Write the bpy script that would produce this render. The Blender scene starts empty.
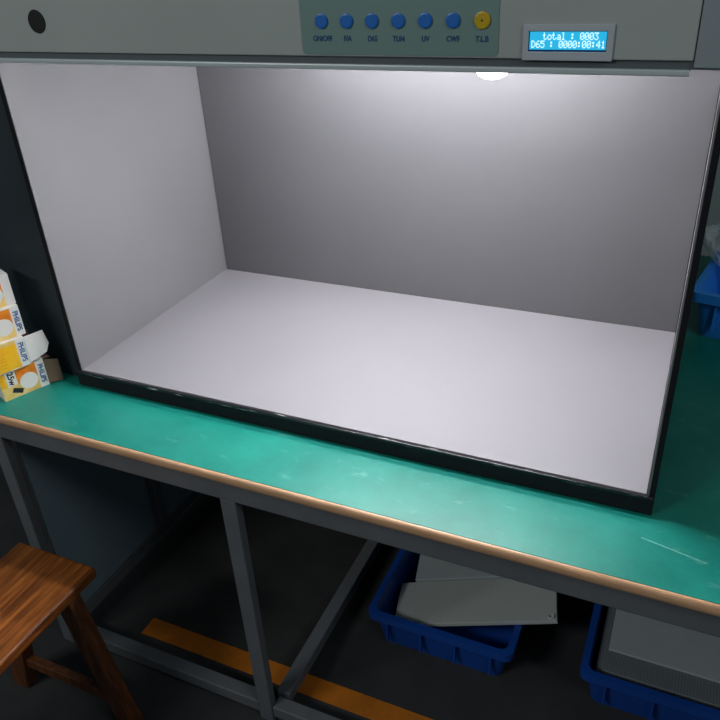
import bpy, bmesh, math, random
from mathutils import Vector, Matrix, Euler, noise
random.seed(4)
SC = bpy.context.scene
COL = SC.collection
WM = {}          # object -> world matrix, so parts can be written in world coordinates

# ------------------------------------------------------------------ materials
def lin(c):
    return tuple((v/255/12.92 if v/255 <= .04045 else ((v/255+.055)/1.055)**2.4) for v in c)

def mat(name, col, rough=.6, metal=0, spec=.5, var=.0, scale=8, bump=0, bscale=60, col2=None, emit=None, estr=0, stretch=None, trans=0):
    m = bpy.data.materials.new(name); m.use_nodes = True
    nt = m.node_tree; b = nt.nodes['Principled BSDF']
    c = lin(col)
    b.inputs['Base Color'].default_value = (*c, 1)
    b.inputs['Roughness'].default_value = rough
    b.inputs['Metallic'].default_value = metal
    b.inputs['Specular IOR Level'].default_value = spec
    if emit:
        b.inputs['Emission Color'].default_value = (*lin(emit), 1); b.inputs['Emission Strength'].default_value = estr
    tc = nt.nodes.new('ShaderNodeTexCoord'); mp = nt.nodes.new('ShaderNodeMapping')
    nt.links.new(tc.outputs['Object'], mp.inputs['Vector'])
    if stretch: mp.inputs['Scale'].default_value = stretch
    if var or col2:
        n = nt.nodes.new('ShaderNodeTexNoise'); n.inputs['Scale'].default_value = scale
        n.inputs['Detail'].default_value = 5; n.inputs['Roughness'].default_value = .6
        nt.links.new(mp.outputs['Vector'], n.inputs['Vector'])
        r = nt.nodes.new('ShaderNodeValToRGB')
        c2 = lin(col2) if col2 else tuple(min(1, v*(1+var)) for v in c)
        c1 = c if col2 else tuple(v*(1-var) for v in c)
        r.color_ramp.elements[0].color = (*c1, 1); r.color_ramp.elements[1].color = (*c2, 1)
        r.color_ramp.elements[0].position = .3; r.color_ramp.elements[1].position = .7
        nt.links.new(n.outputs['Fac'], r.inputs['Fac']); nt.links.new(r.outputs['Color'], b.inputs['Base Color'])
    if bump:
        n2 = nt.nodes.new('ShaderNodeTexNoise'); n2.inputs['Scale'].default_value = bscale; n2.inputs['Detail'].default_value = 4
        nt.links.new(mp.outputs['Vector'], n2.inputs['Vector'])
        bp = nt.nodes.new('ShaderNodeBump'); bp.inputs['Strength'].default_value = bump; bp.inputs['Distance'].default_value = .004
        nt.links.new(n2.outputs['Fac'], bp.inputs['Height']); nt.links.new(bp.outputs['Normal'], b.inputs['Normal'])
    return m

M = {}
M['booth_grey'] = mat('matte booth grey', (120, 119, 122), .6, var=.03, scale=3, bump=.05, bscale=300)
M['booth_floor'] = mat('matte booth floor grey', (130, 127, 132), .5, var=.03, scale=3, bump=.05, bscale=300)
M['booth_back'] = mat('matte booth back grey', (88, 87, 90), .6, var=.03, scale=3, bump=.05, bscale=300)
M['hood'] = mat('hood paint', (162, 168, 166), .5, var=.05, scale=4, bump=.05, bscale=400)
M['cap'] = mat('hood end paint', (138, 146, 152), .5)
M['overlay'] = mat('control membrane', (114, 140, 137), .45)
M['black'] = mat('black paint', (22, 23, 27), .35, var=.2, scale=20)
M['rail'] = mat('black rail paint', (30, 30, 34), .6, spec=.12)
M['board'] = mat('black board', (34, 44, 50), .6, var=.15, scale=5)
M['blackhole'] = mat('black plastic', (8, 8, 10), .5)
M['alu'] = mat('aluminium lip', (186, 194, 198), .35, metal=.1)
M['dark_gap'] = mat('dark recess', (84, 92, 96), .6)
M['blue_btn'] = mat('blue button', (26, 104, 190), .4)
M['yellow_btn'] = mat('yellow button', (196, 160, 20), .4)
M['letter_blue'] = mat('dark blue print', (26, 76, 120), .6)
M['bezel'] = mat('grey plastic bezel', (176, 182, 190), .5)
M['lcd'] = mat('backlit screen', (20, 120, 190), .3, emit=(46, 190, 228), estr=.8)
M['lcd_edge'] = mat('screen frame blue', (8, 60, 120), .4)
M['lcd_txt'] = mat('lit characters', (210, 250, 255), .4, emit=(205, 246, 255), estr=.9)
M['reflector'] = mat('lamp reflector', (150, 150, 150), .5)
M['tube'] = mat('fluorescent tube', (255, 255, 255), .3, emit=(250, 250, 253), estr=112)
M['bulb'] = mat('lit bulb', (255, 255, 255), .3, emit=(255, 250, 250), estr=9)
M['socket'] = mat('white porcelain', (220, 220, 215), .4)
M['woodedge'] = mat('laminated wood edge', (200, 156, 120), .38, var=.18, scale=14, stretch=(1, 8, 12))
M['steel'] = mat('grey painted steel', (100, 103, 108), .5, var=.12, scale=9)
M['panel'] = mat('blue grey painted panel', (120, 138, 150), .6, var=.08, scale=4)
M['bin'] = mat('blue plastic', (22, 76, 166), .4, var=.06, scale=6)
M['carton'] = mat('brown cardboard', (112, 90, 72), .8, var=.08, scale=30)
M['white_card'] = mat('white card', (232, 228, 224), .6)
M['orange'] = mat('orange print', (226, 112, 10), .5, col2=(240, 160, 40), scale=30)
M['yellow'] = mat('yellow print', (244, 178, 10), .5, col2=(250, 196, 40), scale=25)
M['paleyellow'] = mat('pale yellow print', (228, 184, 70), .5, col2=(240, 214, 150), scale=35)
M['bluetext'] = mat('blue lettering', (52, 96, 140), .5)
M['darktext'] = mat('dark lettering', (40, 40, 46), .5)
M['ochretext'] = mat('ochre lettering', (190, 120, 10), .5)
M['bin_painted_lit'] = mat('blue plastic with light painted in', (50, 150, 250), .4, var=.06, scale=6)  # bin blue made paler to stand in for light on the bench bin
M['tape'] = mat('yellow floor paint', (190, 108, 14), .7, var=.25, scale=10)
M['plastic_bag'] = mat('clear plastic', (225, 230, 232), .25, spec=.6)
M['bwhite'] = mat('off white plastic', (205, 208, 206), .5)
M['wallm'] = mat('green grey wall paint', (170, 182, 178), .8, var=.06, scale=3, bump=.1, bscale=40)
M['floorm'] = mat('dark concrete floor', (50, 49, 51), .8, var=.3, scale=5, bump=.15, bscale=30)
# bag is see-through
b = M['plastic_bag'].node_tree.nodes['Principled BSDF']; b.inputs['Alpha'].default_value = .45

def wood_mat():
    m = bpy.data.materials.new('worn varnished wood'); m.use_nodes = True; nt = m.node_tree
    b = nt.nodes['Principled BSDF']; b.inputs['Roughness'].default_value = .42
    tc = nt.nodes.new('ShaderNodeTexCoord'); mp = nt.nodes.new('ShaderNodeMapping')
    mp.inputs['Scale'].default_value = (26, 1.6, 26); nt.links.new(tc.outputs['Object'], mp.inputs['Vector'])
    n = nt.nodes.new('ShaderNodeTexNoise'); n.inputs['Scale'].default_value = 3.2; n.inputs['Detail'].default_value = 8; n.inputs['Roughness'].default_value = .68
    nt.links.new(mp.outputs['Vector'], n.inputs['Vector'])
    r = nt.nodes.new('ShaderNodeValToRGB'); e = r.color_ramp.elements
    e[0].position = .28; e[0].color = (*lin((58, 28, 10)), 1); e[1].position = .75; e[1].color = (*lin((190, 116, 50)), 1)
    k = e.new(.5); k.color = (*lin((134, 74, 28)), 1)
    nt.links.new(n.outputs['Fac'], r.inputs['Fac']); nt.links.new(r.outputs['Color'], b.inputs['Base Color'])
    bp = nt.nodes.new('ShaderNodeBump'); bp.inputs['Strength'].default_value = .35; bp.inputs['Distance'].default_value = .002
    nt.links.new(n.outputs['Fac'], bp.inputs['Height']); nt.links.new(bp.outputs['Normal'], b.inputs['Normal'])
    return m
M['wood'] = wood_mat()
M['legwood'] = wood_mat(); M['legwood'].name = 'dark leg wood'
_e = [n for n in M['legwood'].node_tree.nodes if n.type == 'VALTORGB'][0].color_ramp.elements
for _k, _c in zip(_e, ((52, 28, 14), (94, 52, 26), (126, 74, 40))): _k.color = (*lin(_c), 1)
[n for n in M['legwood'].node_tree.nodes if n.type == 'MAPPING'][0].inputs['Scale'].default_value = (26, 26, 2)

def mat_green():
    # green bench mat: mottled, with pale scuffs and one long scratch at its real place on the mat
    m = bpy.data.materials.new('green bench mat'); m.use_nodes = True; nt = m.node_tree; L = nt.links
    b = nt.nodes['Principled BSDF']; b.inputs['Roughness'].default_value = .36; b.inputs['Specular IOR Level'].default_value = .6
    tc = nt.nodes.new('ShaderNodeTexCoord')
    def nz(scale, detail, st=None):
        n = nt.nodes.new('ShaderNodeTexNoise'); n.inputs['Scale'].default_value = scale; n.inputs['Detail'].default_value = detail
        n.inputs['Roughness'].default_value = .65
        if st:
            mp = nt.nodes.new('ShaderNodeMapping'); mp.inputs['Scale'].default_value = st; mp.inputs['Rotation'].default_value = (0, 0, .5)
            L.new(tc.outputs['Object'], mp.inputs['Vector']); L.new(mp.outputs['Vector'], n.inputs['Vector'])
        else: L.new(tc.outputs['Object'], n.inputs['Vector'])
        return n
    r = nt.nodes.new('ShaderNodeValToRGB'); e = r.color_ramp.elements
    e[0].position = .3; e[0].color = (*lin((0, 110, 98)), 1); e[1].position = .72; e[1].color = (*lin((26, 136, 122)), 1)
    L.new(nz(7, 6).outputs['Fac'], r.inputs['Fac'])
    # scuffs
    s = nt.nodes.new('ShaderNodeValToRGB'); s.color_ramp.elements[0].position = .60; s.color_ramp.elements[1].position = .80
    L.new(nz(16, 8, (1, 2.2, 1)).outputs['Fac'], s.inputs['Fac'])
    sm = nt.nodes.new('ShaderNodeMath'); sm.operation = 'MULTIPLY'; sm.inputs[1].default_value = .35; L.new(s.outputs['Color'], sm.inputs[0])
    # scratch: line from (1.196,-.058) to (1.30,-.096)
    sx = nt.nodes.new('ShaderNodeSeparateXYZ'); L.new(tc.outputs['Object'], sx.inputs[0])
    def math(op, a, bb=None):
        n = nt.nodes.new('ShaderNodeMath'); n.operation = op
        for i, v in enumerate((a, bb)):
            if v is None: continue
            if isinstance(v, (int, float)): n.inputs[i].default_value = v
            else: L.new(v, n.inputs[i])
        return n.outputs[0]
    px = math('SUBTRACT', sx.outputs['X'], SCR[0]); py = math('SUBTRACT', sx.outputs['Y'], SCR[1])
    dx, dy = .974, -.225
    along = math('ADD', math('MULTIPLY', px, dx), math('MULTIPLY', py, dy))
    acr = math('ABSOLUTE', math('ADD', math('MULTIPLY', px, -dy), math('MULTIPLY', py, dx)))
    hit = math('MULTIPLY', math('LESS_THAN', acr, .0011), math('MULTIPLY', math('GREATER_THAN', along, 0), math('LESS_THAN', along, .1)))
    n3 = nz(160, 2); hit = math('MULTIPLY', hit, math('MULTIPLY', n3.outputs['Fac'], .9))
    fac = math('MAXIMUM', sm.outputs[0], hit)
    mx = nt.nodes.new('ShaderNodeMix'); mx.data_type = 'RGBA'; L.new(fac, mx.inputs[0]); L.new(r.outputs['Color'], mx.inputs[6])
    mx.inputs[7].default_value = (*lin((150, 200, 190)), 1); L.new(mx.outputs[2], b.inputs['Base Color'])
    bp = nt.nodes.new('ShaderNodeBump'); bp.inputs['Strength'].default_value = .12; bp.inputs['Distance'].default_value = .003
    L.new(nz(45, 5).outputs['Fac'], bp.inputs['Height']); L.new(bp.outputs['Normal'], b.inputs['Normal'])
    return m

def mat_rail():
    # black rail tape with worn-through silver flecks
    m = mat('worn black tape', (16, 16, 20), .3); nt = m.node_tree; b = nt.nodes['Principled BSDF']
    tc = nt.nodes.new('ShaderNodeTexCoord'); mp = nt.nodes.new('ShaderNodeMapping'); mp.inputs['Scale'].default_value = (9, 60, 60)
    n = nt.nodes.new('ShaderNodeTexNoise'); n.inputs['Scale'].default_value = 2.4; n.inputs['Detail'].default_value = 6
    nt.links.new(tc.outputs['Object'], mp.inputs['Vector']); nt.links.new(mp.outputs['Vector'], n.inputs['Vector'])
    r = nt.nodes.new('ShaderNodeValToRGB'); r.color_ramp.elements[0].position = .6; r.color_ramp.elements[1].position = .68
    r.color_ramp.elements[0].color = (*lin((18, 18, 22)), 1); r.color_ramp.elements[1].color = (*lin((190, 190, 192)), 1)
    nt.links.new(n.outputs['Fac'], r.inputs['Fac']); nt.links.new(r.outputs['Color'], b.inputs['Base Color'])
    return m
M['railtape'] = mat_rail()

def mat_grid(name, c1, c2, scale):
    m = mat(name, c1, .55); nt = m.node_tree; b = nt.nodes['Principled BSDF']
    tc = nt.nodes.new('ShaderNodeTexCoord'); br = nt.nodes.new('ShaderNodeTexBrick')
    br.offset = 0; br.inputs['Scale'].default_value = scale; br.inputs['Mortar Size'].default_value = .035
    br.inputs['Brick Width'].default_value = .5; br.inputs['Row Height'].default_value = .5
    br.inputs['Color1'].default_value = (*lin(c2), 1); br.inputs['Color2'].default_value = (*lin(c2), 1); br.inputs['Mortar'].default_value = (*lin(c1), 1)
    nt.links.new(tc.outputs['Object'], br.inputs['Vector']); nt.links.new(br.outputs['Color'], b.inputs['Base Color'])
    return m
M['grid'] = mat_grid('white louvre grid', (214, 218, 216), (192, 196, 195), 80)
M['grid_dark'] = mat_grid('grey louvre grid', (150, 157, 162), (112, 119, 125), 75)
M['plainpanel'] = mat('matte white acrylic', (190, 198, 202), .5, var=.05, scale=8)

# ------------------------------------------------------------------ mesh building
class MB:
    def __init__(s): s.v = []; s.f = []; s.sm = []
    def add(s, vs, fs, smooth=False):
        o = len(s.v); s.v += [Vector(v) for v in vs]; s.f += [tuple(i+o for i in f) for f in fs]; s.sm += [smooth]*len(fs); return s
    def box(s, lo, hi, mtx=None):
        x0, y0, z0 = lo; x1, y1, z1 = hi
        vs = [Vector(p) for p in ((x0,y0,z0),(x1,y0,z0),(x1,y1,z0),(x0,y1,z0),(x0,y0,z1),(x1,y0,z1),(x1,y1,z1),(x0,y1,z1))]
        if mtx: vs = [mtx @ v for v in vs]
        return s.add(vs, [(0,3,2,1),(4,5,6,7),(0,1,5,4),(1,2,6,5),(2,3,7,6),(3,0,4,7)])
    def loft(s, loops, cap0=True, cap1=True, smooth=False, close=False):
        n = len(loops[0]); vs = [p for l in loops for p in l]; fs = []
        m = len(loops)
        for i in range(m if close else m-1):
            a = i*n; bb = ((i+1) % m)*n
            for k in range(n): fs.append((a+k, a+(k+1) % n, bb+(k+1) % n, bb+k))
        if not close:
            if cap0: fs.append(tuple(range(n-1, -1, -1)))
            if cap1: fs.append(tuple((m-1)*n+k for k in range(n)))
        return s.add(vs, fs, smooth)
    def tube(s, pts, r, n=12, smooth=True):
        loops = []
        for i, p in enumerate(pts):
            p = Vector(p); d = (Vector(pts[min(i+1, len(pts)-1)])-Vector(pts[max(i-1, 0)])).normalized()
            q = d.to_track_quat('Z', 'Y'); rr = r[i] if isinstance(r, (list, tuple)) else r
            loops.append([p+q @ Vector((rr*math.cos(2*math.pi*k/n), rr*math.sin(2*math.pi*k/n), 0)) for k in range(n)])
        return s.loft(loops, smooth=smooth)
    def beam(s, a, b, w, h, up=(0, 0, 1), flat0=None):
        # square section between two points
        a = Vector(a); b = Vector(b); d = (b-a).normalized(); u = Vector(up); x = d.cross(u).normalized(); u = x.cross(d).normalized()
        def ring(p): return [p-x*w/2-u*h/2, p+x*w/2-u*h/2, p+x*w/2+u*h/2, p-x*w/2+u*h/2]
        return s.loft([ring(a), ring(b)])
    def build(s, name, m, parent=None, bevel=0, seg=2, shift=None):
        me = bpy.data.meshes.new(name)
        vs = s.v
        if parent is not None: inv = WM[parent].inverted(); vs = [inv @ v for v in vs]
        elif shift is not None: vs = [v-Vector(shift) for v in vs]
        me.from_pydata([tuple(v) for v in vs], [], s.f); me.update()
        bm = bmesh.new(); bm.from_mesh(me); bmesh.ops.recalc_face_normals(bm, faces=bm.faces[:]); bm.to_mesh(me); bm.free()
        for p, q in zip(me.polygons, s.sm): p.use_smooth = q
        me.materials.append(m)
        o = bpy.data.objects.new(name, me); COL.objects.link(o)
        if parent is not None: o.parent = parent; WM[o] = WM[parent].copy()
        else:
            o.location = shift or (0, 0, 0); WM[o] = Matrix.Translation(Vector(o.location))
        if bevel:
            bv = o.modifiers.new('bevel', 'BEVEL'); bv.width = bevel; bv.segments = seg; bv.limit_method = 'ANGLE'; bv.angle_limit = .6
        return o

def B(lo, hi, mtx=None): return MB().box(lo, hi, mtx)

def thing(name, label, cat, loc=(0, 0, 0), rz=0, group=None):
    o = bpy.data.objects.new(name, None); COL.objects.link(o); o.empty_display_size = .05
    o.location = loc; o.rotation_euler = (0, 0, rz); WM[o] = Matrix.Translation(Vector(loc)) @ Matrix.Rotation(rz, 4, 'Z')
    tag(o, label, cat, group); return o
def tag(o, label=None, cat=None, group=None, kind=None):
    if label: o['label'] = label
    if cat: o['category'] = cat
    if group: o['group'] = group
    if kind: o['kind'] = kind
    return o

def text_part(name, body, size, mtx, m, parent, sx=1, depth=.0003, bold=0):
    cu = bpy.data.curves.new(name, 'FONT'); cu.body = body; cu.size = size; cu.extrude = depth; cu.align_x = 'CENTER'; cu.align_y = 'CENTER'
    cu.offset = bold
    t = bpy.data.objects.new('tmp_text', cu); COL.objects.link(t); bpy.context.view_layer.update()
    me = bpy.data.meshes.new_from_object(t.evaluated_get(bpy.context.evaluated_depsgraph_get()))
    bpy.data.objects.remove(t)
    me.transform(WM[parent].inverted() @ mtx @ Matrix.Diagonal((sx, 1, 1, 1))); me.materials.clear(); me.materials.append(m); me.name = name
    o = bpy.data.objects.new(name, me); COL.objects.link(o); o.parent = parent; WM[o] = WM[parent].copy()
    return o
RX = Matrix.Rotation(math.pi/2, 4, 'X')           # text standing up, facing -y

# ------------------------------------------------------------------ the setting
WALL_Y = 1.22
fl = B((-2.6, -3.4, -.05), (3.8, WALL_Y+.1, 0)).build('floor', M['floorm']); tag(fl, 'dark concrete workshop floor', kind='structure')
wb = B((-2.6, WALL_Y, 0), (3.8, WALL_Y+.1, 2.7)).build('wall_back', M['wallm']); tag(wb, 'green grey painted wall behind the bench', kind='structure')
tp = B((.02, -.058, 0), (1.9, -.004, .0015)).build('floor_line', M['tape'], shift=(.02, -.03, 0))
tag(tp, 'yellow line painted on the dark floor under the bench', 'floor marking')

# ------------------------------------------------------------------ workbench
TX0, TX1, TY0, TY1 = -.5, 1.95, -.168, 1.16
bench = thing('workbench', 'long grey steel workbench with green mat top and wooden front edge', 'workbench', (.45, .5, 0))
SCR = (1.196-.45, -.062-.5)
M['green'] = mat_green()
def edge_ring(x):
    pts = [Vector((x, TY0+.0073, .727))]
    for k in range(9):
        a = math.radians(-90-20*k); rr = .0108
        pts.append(Vector((x, TY0+.0072+.0072*math.cos(a), .7385+rr*math.sin(a))))
    pts.append(Vector((x, TY0+.0073, .7493)))
    return pts
MB().loft([edge_ring(TX0), edge_ring(TX1)]).build('wood_edge', M['woodedge'], bench)
B((TX0, TY0+.0074, .728), (TX1, TY1, .7465)).build('tabletop', M['carton'], bench)
B((TX0+.001, TY0+.0075, .7466), (TX1-.001, TY1-.001, .7500)).build('green_mat', M['green'], bench, .0012)
LY = -.152
for x in (-.145, .465, 1.55):
    B((x-.018, LY-.0, .0), (x+.018, LY+.022, .6755)).build('leg', M['steel'], bench, .003)
    B((x-.0225, .95, .0), (x+.0225, .99, .6755)).build('leg', M['steel'], bench, .003)
B((TX0+.02, LY-.002, .676), (TX1-.02, LY+.036, .7275)).build('apron', M['steel'], bench, .003)
B((TX0+.02, .95, .676), (TX1-.02, .99, .7275)).build('apron', M['steel'], bench, .003)
for x0, x1 in ((-.1265, .4465), (.4835, 1.5315)):
    B((x0, LY+.003, .02), (x1, LY+.037, .055)).build('stretcher', M['steel'], bench, .003)
for x in (-.15, 1.55):
    B((x-.018, LY+.041, .03), (x+.018, .949, .066)).build('side_rail', M['steel'], bench, .003)
MB().beam((.492, LY+.041, .048), (.492, .949, .048), .034, .034).build('side_rail', M['steel'], bench, .003)
B((-.145, LY+.042, .07), (-.137, .949, .675)).build('side_panel', M['panel'], bench, .002)
B((-.136, .235, .07), (-.11, .262, .675)).build('upright', M['steel'], bench, .003)

# ------------------------------------------------------------------ colour light booth
W, D, Z, HB = 1.1935, .587, .788, 1.4320
booth = thing('light_booth', 'grey and black colour viewing light booth with lamps on, standing on green bench', 'light booth', (.6, .3, .7502))
ZB = .7503
# outer black shell
B((-.009, .0, ZB), (.0018, D+.018, 1.66)).build('side_wall', M['rail'], booth, .001)
B((W+.0032, .0, ZB), (W+.012, D+.018, 1.66)).build('side_wall', M['rail'], booth, .001)
B((.002, D+.009, ZB), (W+.003, D+.018, 1.66)).build('back_wall', M['black'], booth)
B((.002, .0, ZB), (W+.003, D+.009, Z-.008)).build('base', M['black'], booth)
# grey lining
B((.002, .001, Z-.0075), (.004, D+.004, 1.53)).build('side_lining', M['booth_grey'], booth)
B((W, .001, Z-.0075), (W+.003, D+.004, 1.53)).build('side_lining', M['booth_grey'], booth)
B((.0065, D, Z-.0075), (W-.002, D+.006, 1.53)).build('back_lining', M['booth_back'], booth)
B((.0042, .001, Z-.007), (W-.001, D-.001, Z)).build('floor_board', M['booth_floor'], booth, .001)
# front rail
rail = B((-.009, -.006, ZB), (W+.012, -.0005, Z-.003)).build('front_rail', M['rail'], booth, .002)
B((.006, -.0068, Z-.0065), (W+.002, -.0012, Z-.0012)).build('rail_tape', M['railtape'], rail, .001)

# hood
FT = 1.66
hood = B((-.012, -.010, 1.4500), (1.1578, -.0061, FT)).build('hood', M['hood'], booth, .003, 3)
B((1.1590, -.010, 1.4420), (W+.014, -.0061, FT)).build('hood_end_cap', M['cap'], hood, .003, 3)
B((-.012, -.0060, 1.4400), (W+.014, .0038, FT)).build('hood_recess', M['dark_gap'], hood)
B((-.012, -.010, HB), (1.1560, .003, 1.4399)).build('hood_lip', M['alu'], hood, .002)
B((-.012, .0045, 1.655), (W+.012, D+.018, 1.668)).build('hood_lid', M['hood'], hood, .002)
B((.0042, .006, 1.532), (W-.001, D-.001, 1.54)).build('lamp_reflector', M['reflector'], hood)
hx, hz = .1350, 1.4985
MB().tube([(hx, -.0099, hz), (hx, -.0112, hz)], [.0185, .0185], 32, False).build('hole_grommet', M['blackhole'], hood, .001)

# control panel membrane
F = -.0102
def rrect(x0, x1, z0, z1, r, y, n=6):
    pts = []
    for cx, cz, a in ((x1-r, z0+r, -90), (x1-r, z1-r, 0), (x0+r, z1-r, 90), (x0+r, z0+r, 180)):
        for k in range(n+1):
            t = math.radians(a+90*k/n); pts.append(Vector((cx+r*math.cos(t), y, cz+r*math.sin(t))))
    return pts
cp = MB().loft([rrect(.6345, .9215, 1.4530, 1.545, .006, F), rrect(.6345, .9215, 1.4530, 1.545, .006, F-.0008)]).build('control_panel', M['overlay'], booth)
bx = [.6630, .7020, .7400, .7785, .8170, .8555, .8948]
names = ['ON/OFF', 'F/A', 'D65', 'TL84', 'UV', 'CWF', 'T.L.B']
for i, (x, t) in enumerate(zip(bx, names)):
    z = 1.4965; x += .005
    r = .0096 if i < 6 else .0105
    mb = MB().tube([(x, F-.0008, z), (x, F-.003, z), (x, F-.0036, z)], [r, r, r*.82], 28, False)
    btn = mb.build('button', M['blue_btn'] if i < 6 else M['yellow_btn'], cp)
    if i == 6:
        tag(btn, 'yellow round button'); btn.name = 'button'
        MB().tube([(x, F-.0036, z), (x, F-.0042, z)], .0013, 12, False).build('button_dot', M['darktext'], cp)
    text_part('button_lettering', t, .0098, Matrix.Translation((x, F-.0011, 1.4738)) @ RX, M['letter_blue'], cp, sx=.85, bold=.00025)

# liquid crystal display
disp = MB()
def frame(mb, o, i, y0, y1):
    def rect(a, y): return [Vector((a[0], y, a[2])), Vector((a[1], y, a[2])), Vector((a[1], y, a[3])), Vector((a[0], y, a[3]))]
    mb.loft([rect(o, y0), rect(o, y1), rect(i, y1), rect(i, y0)], close=True)
frame(disp, (.9535, 1.0650, 1.4490, 1.4915), (.9605, 1.0570, 1.4595, 1.4835), F, F-.003)
dp = disp.build('display', M['bezel'], booth, .0008)
B((.9606, F-.0004, 1.4596), (1.0569, F, 1.4834)).build('screen_frame', M['lcd_edge'], dp)
B((.9620, F-.0010, 1.4618), (1.0560, F-.0005, 1.4828)).build('screen', M['lcd'], dp)
FONT = {
 't': ['01000','01000','11100','01000','01000','01001','00110'], 'o': ['00000','00000','01110','10001','10001','10001','01110'],
 'a': ['00000','00000','01110','00001','01111','10001','01111'], 'l': ['01100','00100','00100','00100','00100','00100','01110'],
 ':': ['00000','01100','01100','00000','01100','01100','00000'], '0': ['01110','10001','10011','10101','11001','10001','01110'],
 '3': ['11111','00010','00100','00010','00001','10001','01110'], 'D': ['11100','10010','10001','10001','10001','10010','11100'],
 '6': ['00110','01000','10000','11110','10001','10001','01110'], '5': ['11111','10000','11110','00001','00001','10001','01110'],
 '4': ['00010','00110','01010','10010','11111','00010','00010'], '1': ['00100','01100','00100','00100','00100','00100','01110']}
def lcd_line(s, x0, ztop, cell=.00102, cz=.00122):
    mb = MB()
    for i, ch in enumerate(s):
        if ch == ' ': continue
        for r, row in enumerate(FONT[ch]):
            for c, v in enumerate(row):
                if v == '1':
                    x = x0+(i*5.6+c)*cell; z = ztop-r*cz
                    mb.box((x, F-.0014, z-cz), (x+cell, F-.0011, z))
    return mb
lcd_line('total : 0003', .9785, 1.4818).build('screen_text', M['lcd_txt'], dp)
lcd_line('D65 : 0000:00:41', .9645, 1.4724).build('screen_text', M['lcd_txt'], dp)

# lamps inside the hood
for y in (.10, .35):
    tb = MB().tube([(.36, y, 1.485), (.97, y, 1.485)], .013, 16).build('fluorescent_tube', M['tube'], booth)
    for x in (.347, .971):
        B((x, y-.018, 1.468), (x+.012, y+.018, 1.5318)).build('tube_holder', M['socket'], tb, .002)
prof = [(0, .0), (.012, .001), (.022, .006), (.029, .016), (.0305, .028), (.028, .041), (.021, .055), (.0155, .066), (.0145, .072), (.0, .072)]
def lathe(prof, c, n=24):
    loops = [[Vector((c[0]+max(r, .0003)*math.cos(2*math.pi*k/n), c[1]+max(r, .0003)*math.sin(2*math.pi*k/n), c[2]+z)) for k in range(n)] for r, z in prof]
    return MB().loft(loops, smooth=True)
bc = (.868, .165, 1.393)
bl = lathe(prof, bc).build('lamp_bulb', M['bulb'], booth)
MB().tube([(bc[0], bc[1], bc[2]+.072), (bc[0], bc[1], bc[2]+.098)], .0135, 20).build('screw_cap', M['alu'], bl)
MB().tube([(bc[0], bc[1], bc[2]+.09), (bc[0], bc[1], 1.5318)], [.022, .026], 20, False).build('bulb_socket', M['socket'], bl)

# ------------------------------------------------------------------ black board left of the booth
bd = B((-.46, .0215, .7503), (-.0100, .0515, 1.66)).build('black_board', M['board'], None, .002, shift=(-.24, .0365, .7503))
tag(bd, 'tall matte black board standing upright left of the booth behind the bulb boxes', 'board')

# ------------------------------------------------------------------ blue bins
def bin_loops(w, d, h):
    def rr(hw, hd, z, r=.02, n=5):
        pts = []
        for cx, cy, a in ((hw-r, -hd+r, -90), (hw-r, hd-r, 0), (-hw+r, hd-r, 90), (-hw+r, -hd+r, 180)):
            for k in range(n+1):
                t = math.radians(a+90*k/n); pts.append(Vector((cx+r*math.cos(t), cy+r*math.sin(t), z)))
        return pts
    return rr
def make_bin(name, label, loc, rz, w, d, h, pm=None):
    pm = pm or M['bin']
    root = thing(name, label, 'plastic bin', loc, rz, None)
    mtx = WM[root]
    rr = bin_loops(w, d, h); T = .018
    def tr(l): return [mtx @ p for p in l]
    hw, hd = w/2-.011, d/2-.011
    def at(z, off=0): s = T*(1-z/h)+off; return tr(rr(hw-s, hd-s, z))
    MB().loft([at(0), at(h-.004), at(h-.004, .004), at(.004, .004)], smooth=False).build('bin_body', pm, root)
    # rolled rim
    prof = [(-.0045, h-.004), (-.0045, h), (.011, h), (.011, h-.022), (.0085, h-.022), (.0085, h-.004)]
    MB().loft([tr(rr(hw+o, hd+o, z)) for o, z in prof], close=True).build('rim', pm, root)
    # stiffening ribs below the rim
    for k in range(4):
        x = -w*.36+k*w*.24
        for s in (-1, 1):
            y0, y1 = s*(hd-T*.45), s*(hd+.004)
            B((x-.002, min(y0, y1), h*.22), (x+.002, max(y0, y1), h-.006), mtx).build('rib', pm, root)
    return root
make_bin('plastic_bin', 'blue plastic bin on the bench top, behind the right side of the booth', (1.448, .800, .7502), -.18, .42, .40, .115, M['bin_painted_lit'])
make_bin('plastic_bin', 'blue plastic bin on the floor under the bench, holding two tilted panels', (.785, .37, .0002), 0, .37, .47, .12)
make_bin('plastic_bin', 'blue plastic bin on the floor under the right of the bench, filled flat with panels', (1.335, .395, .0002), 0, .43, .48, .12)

# panels in the bins
def slab(name, label, size, mtx, m, cat='panel', group=None):
    l, w, t = size
    mb = B((0, 0, 0), (l, w, t))
    o = mb.build(name, m, None, .0015)
    o.matrix_world = mtx; WM[o] = mtx.copy(); tag(o, label, cat, group); return o
yaw, tilt = math.radians(12.5), math.radians(12.5)
base = Matrix.Translation((.662, .1665, .054)) @ Matrix.Rotation(yaw, 4, 'Z') @ Matrix.Rotation(-tilt, 4, 'Y')
p1 = slab('louvre_panel', 'pale grid panel tilted over the rim of a blue floor bin, front one of two', (.408, .142, .012), base, M['grid'])
loc = base @ Matrix.Translation((.395, .012, .0121))
ring = MB(); n = 20
ring.loft([[loc @ Vector(((.007+.0022*math.cos(b))*math.cos(a), (.007+.0022*math.cos(b))*math.sin(a), .002+.0022*math.sin(b))) for b in [2*math.pi*j/8 for j in range(8)]] for a in [2*math.pi*k/n for k in range(n)]], close=True, smooth=True)
ring.build('ring', M['bwhite'], p1)
slab('louvre_panel', 'pale grid panel in the blue floor bin, lying behind the other tilted panel', (.33, .150, .012), base @ Matrix.Translation((.038, .146, .004)), M['plainpanel'])
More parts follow.
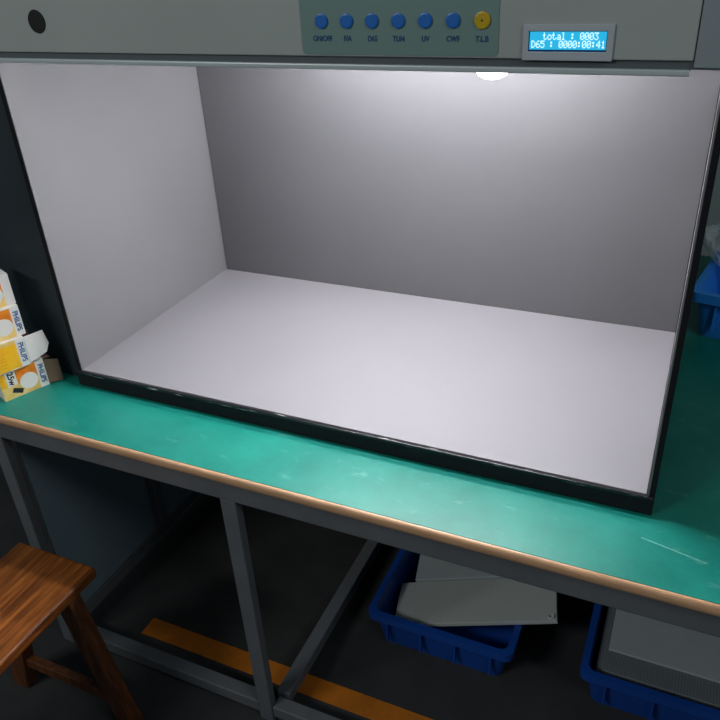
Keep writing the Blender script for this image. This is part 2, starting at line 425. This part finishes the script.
slab('louvre_panel', 'grey fine-grid panel lying lowest in the bin under the right of the bench', (.35, .36, .014), Matrix.Translation((1.152, .203, .0795)), M['grid_dark'])
slab('acrylic_sheet', 'plain whitish sheet lying on the grey grid panel in the right floor bin', (.32, .29, .006), Matrix.Translation((1.172, .262, .0940)), M['plainpanel'], 'sheet')
def crate_fill(name, label, lo, hi, m):
    o = B(lo, hi).build(name, m, None, .002, shift=((lo[0]+hi[0])/2, (lo[1]+hi[1])/2, lo[2])); tag(o, label, 'panel'); return o
crate_fill('panel_stack', 'pale block of panels at the bottom of the bin under the right of the bench', (1.165, .22, .0046), (1.495, .555, .0793), M['plainpanel'])

# crumpled clear bag in the bench bin
def bag():
    bm = bmesh.new(); bmesh.ops.create_icosphere(bm, subdivisions=4, radius=1)
    for v in bm.verts:
        c = v.co.copy(); k = 1+.34*noise.noise(c*2.1+Vector((3, 1, 7)))+.24*abs(noise.noise(c*5.2))
        v.co = Vector((c.x*.060*k*(.55+.45*max(0, min(1, (c.z+.1)*2.2)))-.055*max(0, min(1, c.z*1.6)), c.y*.085*k, c.z*.085*k))
    me = bpy.data.meshes.new('plastic_bag'); bm.to_mesh(me); bm.free(); me.materials.append(M['plastic_bag'])
    o = bpy.data.objects.new('plastic_bag', me); COL.objects.link(o); o.location = (1.312, .88, .852); WM[o] = Matrix.Translation(o.location)
    tag(o, 'crumpled clear plastic bag lying in the blue bin behind the booth', 'bag')
bag()

# ------------------------------------------------------------------ light bulb boxes
YAW = math.radians(67.5)
BL, BW, BH = .100, .070, .068
def bulb_box(label, loc, kind, yaw=YAW):
    root = thing('bulb_box', label, 'box', loc, yaw, 'light bulb boxes stacked left of the booth')
    m = WM[root]; e = .0006
    def P(name, lo, hi, mt): return B(lo, hi, m).build(name, mt, root)
    if kind in ('open', 'flap'):
        # hollow carton, right end open
        t = .0012
        mb = MB().box((0, 0, 0), (BL, t, BH), m).box((0, BW-t, 0), (BL, BW, BH), m).box((0, t, 0), (BL, BW-t, t), m).box((0, t, BH-t), (BL, BW-t, BH), m).box((0, t, t), (t, BW-t, BH-t), m)
        mb.build('carton', M['white_card'], root)
        P('carton_lining', (t, t, t), (BL-.001, t+.0006, BH-t), M['carton']); P('carton_lining', (t, BW-t-.0006, t), (BL-.001, BW-t, BH-t), M['carton'])
    else:
        P('carton', (0, 0, 0), (BL, BW, BH), M['white_card'])
    if kind == 'yellow' or kind == 'flap':
        P('printed_panel', (.0, -e, .002), (.081, 0, BH-.010), M['yellow'])
        P('printed_band', (.0, -e, BH-.0098), (.081, 0, BH-.001), M['paleyellow'])
        for r in range(6):
            text_part('small_print', 'lorem'[:0] + '- - - - -', .009, m @ Matrix.Translation((.040, -e-.0003, .012+r*.0075)) @ RX, M['ochretext'], root, sx=.9)
    else:
        P('printed_panel', (.0, -e, .001), (.081, 0, .030), M['paleyellow'])
        P('printed_patch', (.036, -e, .0302), (.081, 0, BH-.002), M['orange'])
        P('printed_label', (.014, -e, .0302), (.0358, 0, BH-.002), M['white_card'])
        P('printed_edge', (.0, -e, .0302), (.0138, 0, BH-.002), M['yellow'])
        n = 26
        cx, cz, r = .060, .029, .019
        l0 = [m @ Vector((cx+r*1.05*math.cos(2*math.pi*k/n), -e, cz+r*math.sin(2*math.pi*k/n))) for k in range(n)]
        l1 = [m @ Vector((cx+r*1.05*math.cos(2*math.pi*k/n), -e-.0005, cz+r*math.sin(2*math.pi*k/n))) for k in range(n)]
        MB().loft([l0, l1]).build('bulb_picture', M['white_card'], root)
        mm = m @ Matrix.Translation((.031, -e-.0003, .016)) @ Matrix.Rotation(math.radians(25), 4, 'Y')
        MB().box((-.010, -.0004, -.0055), (.012, 0, .0055), mm).build('bulb_cap_picture', M['darktext'], root)
        text_part('wattage_lettering', '25w', .018, m @ Matrix.Translation((.0245, -e-.0003, .048)) @ RX @ Matrix.Rotation(-math.pi/2, 4, 'Z'), M['darktext'], root, bold=.0004)
    if kind != 'plain':
        text_part('brand_lettering', 'PHILIPS', .0155, m @ Matrix.Translation((.0905, -.0006, BH/2)) @ RX @ Matrix.Rotation(-math.pi/2, 4, 'Z'), M['bluetext'], root, sx=.93, bold=.0003)
    def flap(name, pts, mt, th=.0012):
        vs = [Vector(p) for p in pts]; nrm = (vs[1]-vs[0]).cross(vs[-1]-vs[0]).normalized()*th
        MB().loft([[m @ v for v in vs], [m @ (v+nrm) for v in vs]]).build(name, mt, root)
    if kind == 'open':
        flap('flap', [(BL, .001, .003), (BL+.030, -.006, .001), (BL+.030, -.006, BH-.012), (BL, .001, BH-.004)], M['carton'])
        flap('flap', [(BL, .006, .001), (BL, .040, .001), (BL+.026, .036, .0065), (BL+.026, .010, .0065)], M['carton'])
        flap('flap', [(BL, BW-.001, .004), (BL+.014, BW-.004, .008), (BL+.014, BW-.004, BH-.012), (BL, BW-.001, BH-.004)], M['carton'])
    if kind == 'flap':
        flap('end_flap', [(BL, .0, .003), (BL+.040, .004, .012), (BL+.050, .006, .030), (BL+.044, .006, BH-.004), (BL, .0, BH-.002)], M['white_card'])
        flap('flap', [(BL, .004, .001), (BL, BW-.004, .001), (BL+.045, BW-.008, -.004), (BL+.045, .010, -.004)], M['carton'])
        flap('flap', [(BL, BW-.001, .002), (BL+.030, BW-.012, .012), (BL+.030, BW-.012, BH-.016), (BL, BW-.001, BH-.004)], M['carton'])
        B((BL+.030, .0040, .046), (BL+.035, .0046, .050), m).build('ink_mark', M['darktext'], root)
    return root
ax = Vector((math.cos(YAW), math.sin(YAW), 0))
def end_at(x, y, z): return (x-ax.x*BL, y-ax.y*BL, z)
bulb_box('lowest light bulb box of the stack, lying open on the green bench mat', end_at(-.077, -.027, .7502), 'open')
bulb_box('yellow faced light bulb box with a white end flap sticking out, second from bottom', end_at(-.081, -.055, .7502+BH+.0003), 'flap')
bulb_box('light bulb box with bulb picture, directly above the yellow faced box', end_at(-.084, -.042, .7502+2*(BH+.0003)), 'picture')
bulb_box('topmost light bulb box of the stack, with plain white end strip', end_at(-.093, -.036, .7502+3*(BH+.0003)), 'plain')

# ------------------------------------------------------------------ wooden stool
stool = thing('wooden_stool', 'worn brown wooden stool with splayed legs beside the bench', 'stool', (.02, -.44, 0))
SX0, SX1, SY0, SY1, SZ = -.100, .123, -.66, -.212, .43
B((SX0, SY0, SZ-.028), (SX1, SY1, SZ)).build('seat', M['wood'], stool, .006, 3)
for x0, x1, y0, y1, sx, sy in ((.097, .097, -.283, -.283, 1, 1), (-.074, -.074, -.283, -.283, -1, 1), (.097, .097, -.60, -.60, 1, -1), (-.074, -.074, -.60, -.60, -1, -1)):
    a = Vector((x0, y0, SZ-.0285)); bpt = Vector((x0+sx*.088, y0-sy*.006, 0))
    w, h = .048, .034
    def ring(p): return [p+Vector((-w/2, -h/2, 0)), p+Vector((w/2, -h/2, 0)), p+Vector((w/2, h/2, 0)), p+Vector((-w/2, h/2, 0))]
    MB().loft([ring(bpt), ring(a)]).build('leg', M['legwood'], stool, .003)
def legpt(sx, sy, z):
    t = 1-z/(SZ-.0285); x0 = .097 if sx > 0 else -.074; y0 = -.283 if sy > 0 else -.60
    return Vector((x0+sx*.088*t, y0-sy*.006*t, z))
for sy in (1, -1): MB().beam(legpt(-1, sy, .10)+Vector((.024, 0, 0)), legpt(1, sy, .10)-Vector((.024, 0, 0)), .020, .03).build('stretcher', M['legwood'], stool, .002)
for x in (-.04, .06): B((x-.01, -.588, SZ-.07), (x+.01, -.295, SZ-.0288)).build('seat_rail', M['legwood'], stool, .002)
for sy in (1, -1): B((-.046, (-.283 if sy > 0 else -.60)-.011, SZ-.07), (.069, (-.283 if sy > 0 else -.60)+.011, SZ-.0288)).build('seat_rail', M['legwood'], stool, .002)

# ------------------------------------------------------------------ light
w = bpy.data.worlds.new('World'); SC.world = w; w.use_nodes = True
w.node_tree.nodes['Background'].inputs[0].default_value = (*lin((176, 200, 214)), 1)
w.node_tree.nodes['Background'].inputs[1].default_value = .10
def area(name, loc, target, size, power, col=(1, 1, 1), sy=None):
    l = bpy.data.lights.new(name, 'AREA'); l.shape = 'RECTANGLE'; l.size = size; l.size_y = sy or size; l.energy = power; l.color = col
    o = bpy.data.objects.new(name, l); COL.objects.link(o); o.location = loc
    o.rotation_euler = (Vector(target)-Vector(loc)).to_track_quat('-Z', 'Y').to_euler(); return o
area('room_and_fill_light', (-.9, -2.6, 2.8), (.3, 0, 1.0), 1.2, 30, (.95, 1, .97), .3)
area('room_and_fill_light', (2.9, -1.2, 2.8), (1.5, .8, .9), 1.2, 13, (.93, 1, .98), .3)  # added fill light, brightens the bench bin and wall at the right

# ------------------------------------------------------------------ camera
R = ((0.9113, 0.4084, -0.0517), (0.1649, -0.4773, -0.8631), (-0.3772, 0.778, -0.5024))
cd = bpy.data.cameras.new('camera'); cam = bpy.data.objects.new('camera', cd); COL.objects.link(cam)
right, down, fwd = (Vector(r).normalized() for r in R)
up = -down; back = -fwd; right = up.cross(back).normalized(); up = back.cross(right).normalized()
mtx = Matrix(((right.x, up.x, back.x, 1.1913), (right.y, up.y, back.y, -1.0324), (right.z, up.z, back.z, 1.6113), (0, 0, 0, 1)))
cam.matrix_world = mtx
cd.sensor_width = 36; cd.lens = 749.19/720*36; cd.clip_start = .02
SC.camera = cam
SC.view_settings.view_transform = 'Standard'; SC.view_settings.look = 'None'; SC.view_settings.gamma = 1; SC.view_settings.use_curve_mapping = False
SC.view_settings.exposure = 0
